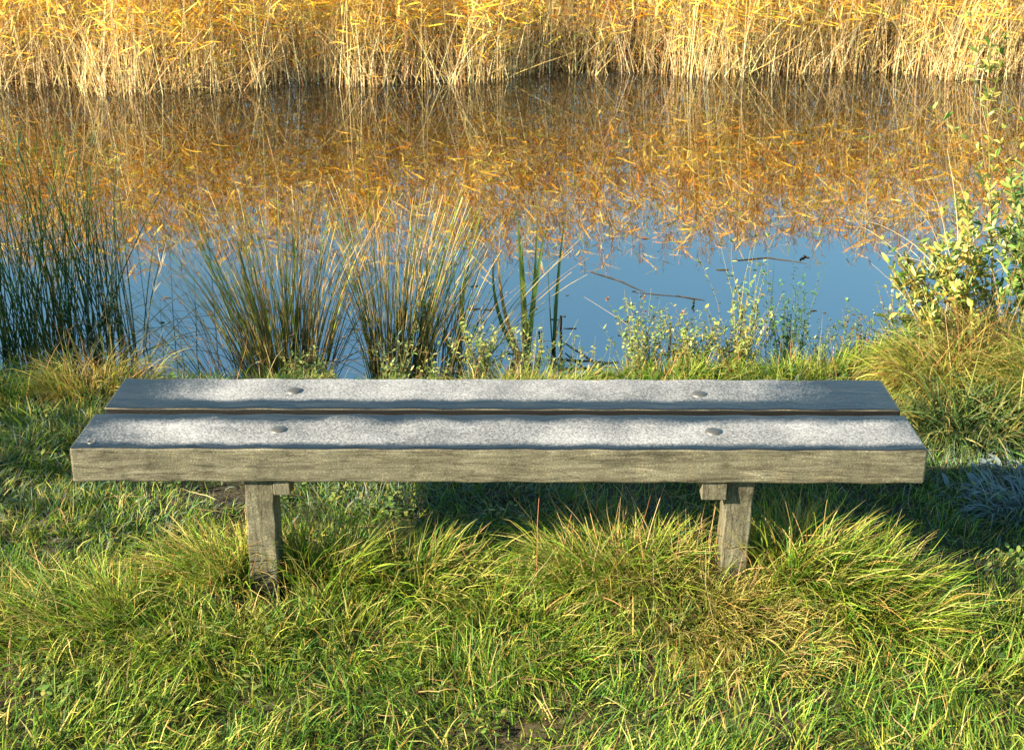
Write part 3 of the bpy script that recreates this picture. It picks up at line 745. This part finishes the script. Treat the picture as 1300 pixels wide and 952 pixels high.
# ------------------------------------------------------------------ leafy weeds on the bank
def rot_stems(base, n, ht, spread, colr, leafcol, leaf=.018, wd=.0028, nleaf=14, name='leafy_weed', bias=(0, 0), leafw=.55, curve=.4, top_only=0.0):
    S = Strands()
    az = rs.uniform(0, 6.28, n); vx = np.cos(az) * spread * rs.uniform(.2, 1, n) + bias[0]; vy = np.sin(az) * spread * rs.uniform(.2, 1, n) + bias[1]
    b = np.array(base)[None] + rs.randn(n, 3) * [.025, .02, 0]
    b[:, 2] = base[2] - .01
    L = ht * rs.uniform(.45, 1.1, n)
    Sp, d = S.blades(b, np.arctan2(vy, vx), L, wd, np.hypot(vx, vy), rs.uniform(-.2, curve, n), pick(n, colr, [1] * len(colr)), pick(n, colr, [1] * len(colr)), seg=8, tube=True, taper='t', wob=.07)
    SL = Strands()
    k = nleaf
    t = rs.uniform(top_only, 1, (n, k)); fi = t * 8; i0 = np.clip(fi.astype(int), 0, 7); fr_ = (fi - i0)[..., None]
    I = np.arange(n)[:, None]
    P = (Sp[I, i0] * (1 - fr_) + Sp[I, i0 + 1] * fr_).reshape(-1, 3)
    m = len(P); c = pick(m, leafcol, [1] * len(leafcol), .2)
    SL.blades(P, rs.uniform(0, 6.28, m), leaf * rs.uniform(.5, 1.25, m), leaf * leafw * rs.uniform(.6, 1.1, m), rs.uniform(.4, 1.7, m), rs.uniform(-.2, .9, m), c, c * 1.1, seg=5, taper='leaf' if leafw < .5 else 'oval', fold=.2, twist=rs.uniform(-.5, .5, m))
    return S, SL, Sp
def weed(label, px, py, zb, n, ht, **kw):
    x, y, _ = on_plane(px, py, zb)
    seeds = kw.pop('seeds', 0); n = int(n * 2.0); kw['leaf'] = kw['leaf'] * 1.2; kw.setdefault('leafw', .45)
    o = empty('leafy_weed', (x, y, zb)); tag(o, label, 'weed')
    S, SL, Sp = rot_stems((0, 0, 0), n, ht, **kw)
    S.build('stem', M_leaf, o); SL.build('leaves', M_leaf, o)
    if seeds:
        SS = Strands(); pts = np.repeat(Sp[rs.choice(n, min(seeds, n), False), -1], 14, 0); nn = len(pts)
        SS.blades(pts, rs.uniform(0, 6.28, nn), .011, .004, rs.uniform(0, 2.2, nn), 0, (.30, .13, .06), (.4, .22, .1), seg=2, taper='leaf')
        SS.build('seed_heads', M_leaf, o)
    return o
PALE = [(.22, .28, .07), (.30, .33, .09), (.13, .21, .05), (.36, .34, .10)]
GREY = [(.08, .15, .06), (.14, .21, .08), (.22, .26, .11)]
STEMC = [(.30, .26, .10), (.22, .24, .08)]
Z = -.05
weed('pale green leafy weed on the bank at the centre behind the bench', 612, 484, Z - .03, 22, .24, spread=.45, colr=STEMC, leafcol=PALE, leaf=.016)
weed('second pale leafy weed just right of the centre one, sparser', 668, 484, Z - .03, 20, .23, spread=.45, colr=STEMC, leafcol=PALE, leaf=.015, nleaf=10)
weed('low leafy weed under the black stalk behind the bench', 712, 484, Z - .03, 12, .17, spread=.45, colr=STEMC, leafcol=GREY, leaf=.014)
weed('leafy weed with round brown seed heads right of the open gap', 812, 484, Z, 34, .30, spread=.5, colr=STEMC, leafcol=PALE + GREY, leaf=.016, seeds=5, bias=(.05, 0))
weed('dense pale green weed on the bank, middle of the right hand weeds', 872, 484, Z, 40, .24, spread=.55, colr=STEMC, leafcol=PALE, leaf=.017)
weed('tallest single leafy weed stem reaching up over the open water', 940, 478, Z, 7, .54, spread=.12, colr=[(.40, .34, .14)], leafcol=GREY + PALE, leaf=.019, nleaf=22, top_only=.15)
weed('bushy pale weed with yellowed stems at the foot of the tallest one', 930, 486, Z, 34, .30, spread=.5, colr=[(.42, .34, .10), (.3, .26, .1)], leafcol=PALE, leaf=.017)
weed('feathery dark green weed right of the tallest weed stem', 1000, 482, Z, 16, .40, spread=.25, colr=[(.12, .16, .06)], leafcol=[(.06, .14, .05), (.10, .18, .07)], leaf=.014, nleaf=30)
weed('grey green weed at the bank edge right of the feathery one', 1040, 486, Z, 14, .30, spread=.35, colr=[(.12, .16, .06)], leafcol=GREY, leaf=.014, nleaf=20)
weed('scraggly weed with brown seed heads left of the right tussock', 1085, 482, Z, 24, .26, spread=.5, colr=[(.3, .22, .1), (.16, .17, .07)], leafcol=GREY + [(.24, .16, .06)], leaf=.015, seeds=4, nleaf=14)
weed('leafy weed in front of the right tussock under the willow', 1150, 470, Z, 26, .34, spread=.5, colr=[(.3, .22, .1)], leafcol=GREY + PALE, leaf=.018, nleaf=14)
weed('small pale leafy weed at the foot of the wide rush tussock', 372, 486, -.09, 9, .14, spread=.6, colr=STEMC, leafcol=PALE, leaf=.016)
weed('small pale leafy weed beside the foot of the wide rush tussock', 412, 487, -.09, 8, .12, spread=.6, colr=STEMC, leafcol=PALE, leaf=.015)
weed('small leafy weed at the foot of the narrower rush tussock', 500, 487, -.09, 12, .18, spread=.5, colr=STEMC, leafcol=PALE + GREY, leaf=.015)
weed('low weed at the right foot of the narrower rush tussock', 548, 488, -.09, 8, .12, spread=.6, colr=STEMC, leafcol=PALE, leaf=.015)
weed('sparse weed with one leafy stem leaning right over the gap', 738, 490, -.09, 4, .20, spread=.25, bias=(.1, 0), colr=STEMC, leafcol=PALE, leaf=.016, nleaf=8)

# pale dry stalks leaning over the water
def dry_stalk(label, px, py, zb, tx, ty, dY=0.0, wd=.004, c=(.5, .36, .2), cv=.1, branch=0):
    x, y, _ = on_plane(px, py, zb)
    tp = np.array(at_depth(tx, ty, y + dY)) - np.array([x, y, zb])
    L = np.linalg.norm(tp); th = math.atan2(np.hypot(tp[0], tp[1]), tp[2]); az = math.atan2(tp[1], tp[0])
    S = Strands()
    Sp, d = S.blades([[0, 0, 0]], az, L, wd, th - cv * .5, cv, c, np.array(c) * 1.1, seg=10, tube=True, taper='t', wob=.02)
    for k in range(branch):
        i = rs.randint(4, 10)
        S.blades([Sp[0, i]], az + rs.uniform(-1.5, 1.5), L * rs.uniform(.12, .28), wd * .6, th + rs.uniform(-.7, .7), .2, c, c, seg=4, tube=True, taper='t')
    o = S.build('dry_stalk', M_reed); o.location = (x, y, zb); tag(o, label, 'dry stalk')
dry_stalk('pale branching dead stalk rising behind the left end of the bench', 172, 484, -.05, 210, 322, branch=7, c=(.6, .48, .34), wd=.006)
dry_stalk('long pale straw leaning left from the bank into the open water', 880, 470, -.05, 738, 381, .1, c=(.5, .36, .26))
dry_stalk('orange straw arching right out of the rush tussocks', 560, 460, -.2, 660, 364, cv=.3, c=(.5, .30, .14))
dry_stalk('short yellow straw leaning left against the bank right of centre', 1000, 487, -.05, 962, 458, c=(.5, .42, .2))
dry_stalk('pale straw lying across the weeds toward the right tussock', 1130, 470, -.05, 1050, 430, c=(.5, .36, .26))
dry_stalk('tan broken reed over the water at the right of the bulrush', 762, 372, -.35, 742, 300, cv=0, c=(.5, .38, .16), wd=.006) if False else None

# ------------------------------------------------------------------ willow saplings at the right
def willow(label, px, py, zb, shoots, leafc, leaf=.037):
    x, y, _ = on_plane(px, py, zb)
    o = empty('willow_sapling', (x, y, zb)); tag(o, label, 'sapling')
    SS = Strands(); SL = Strands(); tr = Strands()
    for (tx, ty, dY, wd, nl, cv) in shoots:
        b = np.array([rs.randn() * .02, rs.randn() * .02, -.02])
        tp = np.array(at_depth(tx, ty, y + dY)) - np.array([x, y, zb]) - b
        L = np.linalg.norm(tp); th = math.atan2(np.hypot(tp[0], tp[1]), tp[2]); az = math.atan2(tp[1], tp[0])
        Sp, d = (tr if wd > .006 else SS).blades([b], az, L, wd, th - cv * .5, cv, (.30, .19, .07), (.38, .27, .09), seg=14, tube=True, taper='t', wob=.03)
        nb = max(1, nl // 3)
        for k in range(nb):
            i = rs.randint(3, 13)
            bl = L * rs.uniform(.12, .30)
            Sb, _ = SS.blades([Sp[0, i]], rs.uniform(0, 6.28), bl, wd * .5, rs.uniform(.4, 1.1), rs.uniform(-.5, .2), (.34, .24, .09), (.36, .3, .10), seg=5, tube=True, taper='t')
            for Q in Sb[0, 1:]:
                m = 3; c = pick(m, leafc, [1] * len(leafc), .2)
                SL.blades(np.repeat([Q], m, 0), rs.uniform(0, 6.28, m), leaf * rs.uniform(.5, 1.15, m), leaf * .30 * rs.uniform(.7, 1.2, m), rs.uniform(.3, 1.3, m), rs.uniform(-.2, .7, m), c, c * 1.1, seg=6, taper='oval', fold=.2, twist=rs.uniform(-1.2, 1.2, m))
        nl = int(nl * 2.3); t = rs.uniform(.2, 1, nl) * 14; i0 = np.clip(t.astype(int), 0, 13); f_ = (t - i0)[:, None]
        P = Sp[0, i0] * (1 - f_) + Sp[0, i0 + 1] * f_
        c = pick(nl, leafc, [1] * len(leafc), .2)
        SL.blades(P, rs.uniform(0, 6.28, nl), leaf * rs.uniform(.5, 1.2, nl), leaf * .30 * rs.uniform(.7, 1.2, nl), rs.uniform(.3, 1.2, nl), rs.uniform(-.2, .7, nl), c, c * 1.1, seg=6, taper='oval', fold=.2, twist=rs.uniform(-1.2, 1.2, nl))
    if tr.V: tr.build('trunk', M_leaf, o)
    SS.build('twigs', M_leaf, o); SL.build('leaves', M_leaf, o)
    return o
WL = [(.20, .27, .05), (.34, .36, .08), (.40, .38, .11), (.12, .20, .04), (.46, .34, .08)]
willow('tall willow sapling with a straight orange stem at the right', 1262, 470, -.05,
       [(1258, 40, .1, .009, 34, .02), (1215, 250, .0, .005, 24, .2), (1160, 300, -.05, .005, 22, .25), (1190, 345, .05, .005, 20, .2), (1240, 290, .1, .005, 22, -.1), (1290, 230, .0, .005, 24, .1)], WL)
willow('bushy willow sapling spreading left over the water', 1215, 470, -.05,
       [(1115, 400, -.1, .003, 14, .5), (1140, 420, -.2, .003, 14, .4), (1185, 400, -.25, .003, 16, .2), (1240, 400, -.3, .003, 16, -.2), (1120, 300, .0, .004, 18, .35), (1128, 345, .1, .004, 18, .3), (1195, 270, .1, .005, 26, .2), (1225, 240, -.1, .005, 24, .1), (1160, 360, .1, .004, 22, .2), (1150, 330, .0, .006, 26, .3), (1180, 310, .1, .006, 26, .2), (1205, 330, -.1, .005, 26, .1), (1135, 380, .0, .004, 18, .4), (1230, 350, .0, .005, 24, -.1), (1170, 400, -.1, .004, 18, .3)], WL)
willow('willow shoots at the right edge of the picture with larger green leaves', 1312, 480, -.05,
       [(1300, 150, .0, .008, 26, .0), (1275, 230, -.1, .006, 26, .2), (1296, 290, .1, .006, 26, .1), (1330, 180, .0, .006, 20, -.1), (1285, 350, -.05, .005, 22, .2)], [(.16, .26, .06), (.26, .32, .09), (.10, .18, .05)], .045)
# curly dead tendrils left of the willow
S = Strands()
for (px, py, tx, ty, cv) in ((1180, 440, 1135, 290, 1.2), (1200, 430, 1160, 245, 1.0), (1190, 430, 1185, 240, .9), (1170, 450, 1118, 330, .8), (1210, 430, 1225, 270, -1.2), (1215, 430, 1150, 270, 1.3), (1175, 445, 1105, 350, .7), (1195, 440, 1170, 225, .5), (1225, 430, 1200, 260, .6), (1240, 420, 1165, 300, 1.4), (1160, 450, 1140, 330, -.4), (1230, 430, 1260, 300, -.7)):
    x, y, z = at_depth(px, py, 4.32); tp = np.array(at_depth(tx, ty, 4.32)) - [x, y, z]
    L = np.linalg.norm(tp) * 1.15; th = math.atan2(abs(tp[0]), tp[2]); az = 0 if tp[0] > 0 else pi
    S.blades([[x, y, z]], az, L, .005, th - .4, cv, (.56, .48, .28), (.66, .58, .38), seg=12, tube=True, taper='t', wob=.05)
o = S.build('dead_tendrils', M_reed); rebase(o, (1.35, 4.32, -.05)); o.name = 'dead_vine'
tag(o, 'pale curling dead vine stems over the water left of the willow', 'dead vine')

# ------------------------------------------------------------------ far reeds
RS_ = [(.66, .50, .24), (.52, .35, .13), (.78, .64, .38), (.36, .22, .08)]
RL = [(.80, .50, .07), (.74, .36, .025), (.60, .24, .015), (.84, .62, .16), (.32, .38, .05)]
PL = [(.26, .13, .05), (.38, .19, .06), (.16, .09, .045)]
def reeds_into(S, SL, SP, base, L, th, cv, az, nleaf, wd=.0068, bright=1.0, low=.2):
    n = len(base)
    Sp, d = S.blades(base, az, L, wd * rs.uniform(.7, 1.25, n), th, cv, pick(n, RS_, [.35, .3, .25, .1]) * bright, pick(n, RS_, [.3, .4, .2, .1]) * bright, seg=7, tube=True, taper='t', wob=.035)
    k = nleaf; I = np.arange(n)[:, None]
    t = low + (1 - low) * rs.beta(1.7, 1.0, (n, k)); fi = t * 7; i0 = np.clip(fi.astype(int), 0, 6); f_ = (fi - i0)[..., None]
    P = (Sp[I, i0] * (1 - f_) + Sp[I, i0 + 1] * f_).reshape(-1, 3); m = len(P)
    c = pick(m, RL, [.34, .26, .14, .16, .10], .2)
    SL.blades(P, rs.uniform(0, 6.28, m), rs.uniform(.09, .26, m), rs.uniform(.005, .0125, m), rs.uniform(.5, 1.75, m), rs.uniform(-.2, .6, m), c * .9, c, seg=4, taper='leaf', twist=rs.uniform(-1.3, 1.3, m))
    if SP is not None:
        q = 10; j = np.repeat(np.arange(n), q)
        tp = Sp[j, -1] - (Sp[j, -1] - Sp[j, -2]) * rs.uniform(0, .9, (n * q, 1)); mm = len(tp)
        c = pick(mm, PL, [.4, .35, .25])
        SP.blades(tp, az[j] + rs.randn(mm) * .8, rs.uniform(.05, .13, mm), .005, rs.uniform(.15, 1.0, mm), rs.uniform(0, 1.0, mm), c, c, seg=2, taper='leaf')
def reed_front(x): return 11.9 + .22 * np.sin(x * .8 + .6) + .14 * np.sin(x * 2.7) + .10 * np.sin(x * 6.3) + .09 * x
S, SL = Strands(), Strands(); SPm = Strands()
N = 9000
x = rs.uniform(-8, 8, N); dpt = rs.uniform(0, 1, N) ** 1.15 * 3.2
cl = vnoise(x * 1.3, dpt * 2, 51); keep = rs.rand(N) < .45 + .75 * cl
x, dpt = x[keep], dpt[keep]; n = len(x); y = reed_front(x) + dpt + rs.randn(n) * .05
zb = np.maximum(ground_z(x, y), WATER - .15)
az = rs.uniform(0, 6.28, n) * .5 + pi * 1.0 + vnoise(x * .8, y * .8, 61) * 1.5
Lr = (1.42 + .16 * dpt + .50 * (vnoise(x * .9, y * 1.4, 71) - .5)) * rs.uniform(.5, 1.2, n)
th = np.abs(rs.randn(n)) * .16 + .02
reeds_into(S, SL, SPm, np.stack([x, y, zb], 1), Lr, th, rs.uniform(0, .45, n), az, 9)
# leaning, broken and fallen canes at the foot
N = 6000
x = rs.uniform(-8, 8, N); y = reed_front(x) - .15 + 2.6 * rs.rand(N) ** 1.6
c = pick(N, RS_, [.35, .3, .25, .1])
S.blades(np.stack([x, y, np.maximum(ground_z(x, y), WATER - .03)], 1), rs.uniform(0, 6.28, N), rs.uniform(.25, .95, N), .0068, np.abs(rs.randn(N)) * .38 + .03, rs.uniform(0, .6, N), c * .9, c, seg=5, tube=True, taper='t', wob=.05)
bed = empty('reed_bed', (0, 12.4, WATER)); tag(bed, 'dense golden reed bed along the far bank of the pond', 'reed bed', kind='stuff')
for q_, nm, mt in ((S, 'reed_canes', M_reed), (SL, 'reed_leaves', M_reed), (SPm, 'reed_plumes', M_reed)):
    q = q_.build(nm, mt); rebase(q, (0, 12.4, WATER)); q.parent = bed; q.location = (0, 0, 0); q['kind'] = 'stuff'
# individual reeds along the front of the bed
protos = []
for v in range(12):
    S, SL, SP_ = Strands(), Strands(), Strands()
    L = np.array([rs.uniform(1.0, 1.6)])
    reeds_into(S, SL, SP_, np.zeros((1, 3)), L, np.array([rs.uniform(.03, .3)]), np.array([rs.uniform(.0, .6)]), np.array([rs.uniform(3.4, 5.6)]), 9, wd=.006, low=.22)
    r = empty('reed', (0, 0, 0)); tag(r, 'golden dry reed standing in the water along the front edge of the reed bed', 'reed', 'reeds along the front edge of the reed bed')
    S.build('cane', M_reed, r); SL.build('leaves', M_reed, r); SP_.build('plume', M_reed, r)
    protos.append((r, list(r.children)))
for i in range(290):
    r, kids = protos[i % 12]
    if i >= 12:
        r2 = r.copy(); COL.objects.link(r2)
        for ch in kids:
            c_ = ch.copy(); COL.objects.link(c_); c_.parent = r2
        r = r2
    x = rs.uniform(-4.9, 4.9); y = float(reed_front(x)) + rs.uniform(-.28, .25)
    r.location = (x, y, max(float(ground_z(x, y)), WATER - .12)); r.rotation_euler = (0, 0, rs.uniform(-.9, .9)); s_ = rs.uniform(.82, 1.1); r.scale = (s_, s_, s_)
# litter of dead leaf at the reed foot
S = Strands(); N = 9000
x = rs.uniform(-8, 8, N); y = reed_front(x) + rs.uniform(.0, 3.2, N)
c = pick(N, [(.36, .24, .10), (.22, .13, .05), (.5, .36, .15)], [1, 1, 1])
S.blades(np.stack([x, y, np.maximum(ground_z(x, y), WATER) + rs.uniform(0, .12, N)], 1), rs.uniform(0, 6.28, N), rs.uniform(.1, .35, N), .012, rs.uniform(1.2, 1.6, N), rs.uniform(0, .4, N), c, c, seg=3)
tag(S.build('reed_litter', M_reed), 'brown fallen reed leaves at the foot of the reed bed', 'leaf litter', kind='stuff')

# ------------------------------------------------------------------ shrubs outside the frame that shade the left side
def shrub(label, cx, cy, h, r, n):
    o = empty('shrub', (cx, cy, 0)); tag(o, label, 'shrub')
    S, SL = Strands(), Strands()
    ns = 26
    az = rs.uniform(0, 6.28, ns)
    Sp, d = S.blades(np.c_[rs.randn(ns, 2) * .08, np.full(ns, -.05)], az, h * rs.uniform(.6, 1.05, ns), .022, rs.uniform(.05, .5, ns) * r, rs.uniform(0, .3, ns), (.09, .07, .045), (.13, .10, .06), seg=8, tube=True, taper='t', wob=.05)
    j = rs.randint(0, ns, n); i = rs.randint(2, 9, n)
    P = Sp[j, i] + rs.randn(n, 3) * .14
    c = pick(n, [(.05, .09, .02), (.08, .12, .03), (.14, .13, .03)], [1, 1, .6])
    SL.blades(P, rs.uniform(0, 6.28, n), rs.uniform(.04, .08, n), .035, rs.uniform(.2, 1.6, n), .4, c, c, seg=3, taper='oval')
    S.build('branches', M_dark, o); SL.build('leaves', M_leaf, o)
shrub('leafy hawthorn shrub on the bank left of the bench', -4.6, 3.7, 2.38, 1.0, 9000)
shrub('shorter leafy shrub left of the bench nearer the viewer', -4.3, 2.0, 1.95, .8, 7000)
shrub('middle leafy shrub on the bank left of the bench', -4.5, 3.0, 2.15, .9, 7000)
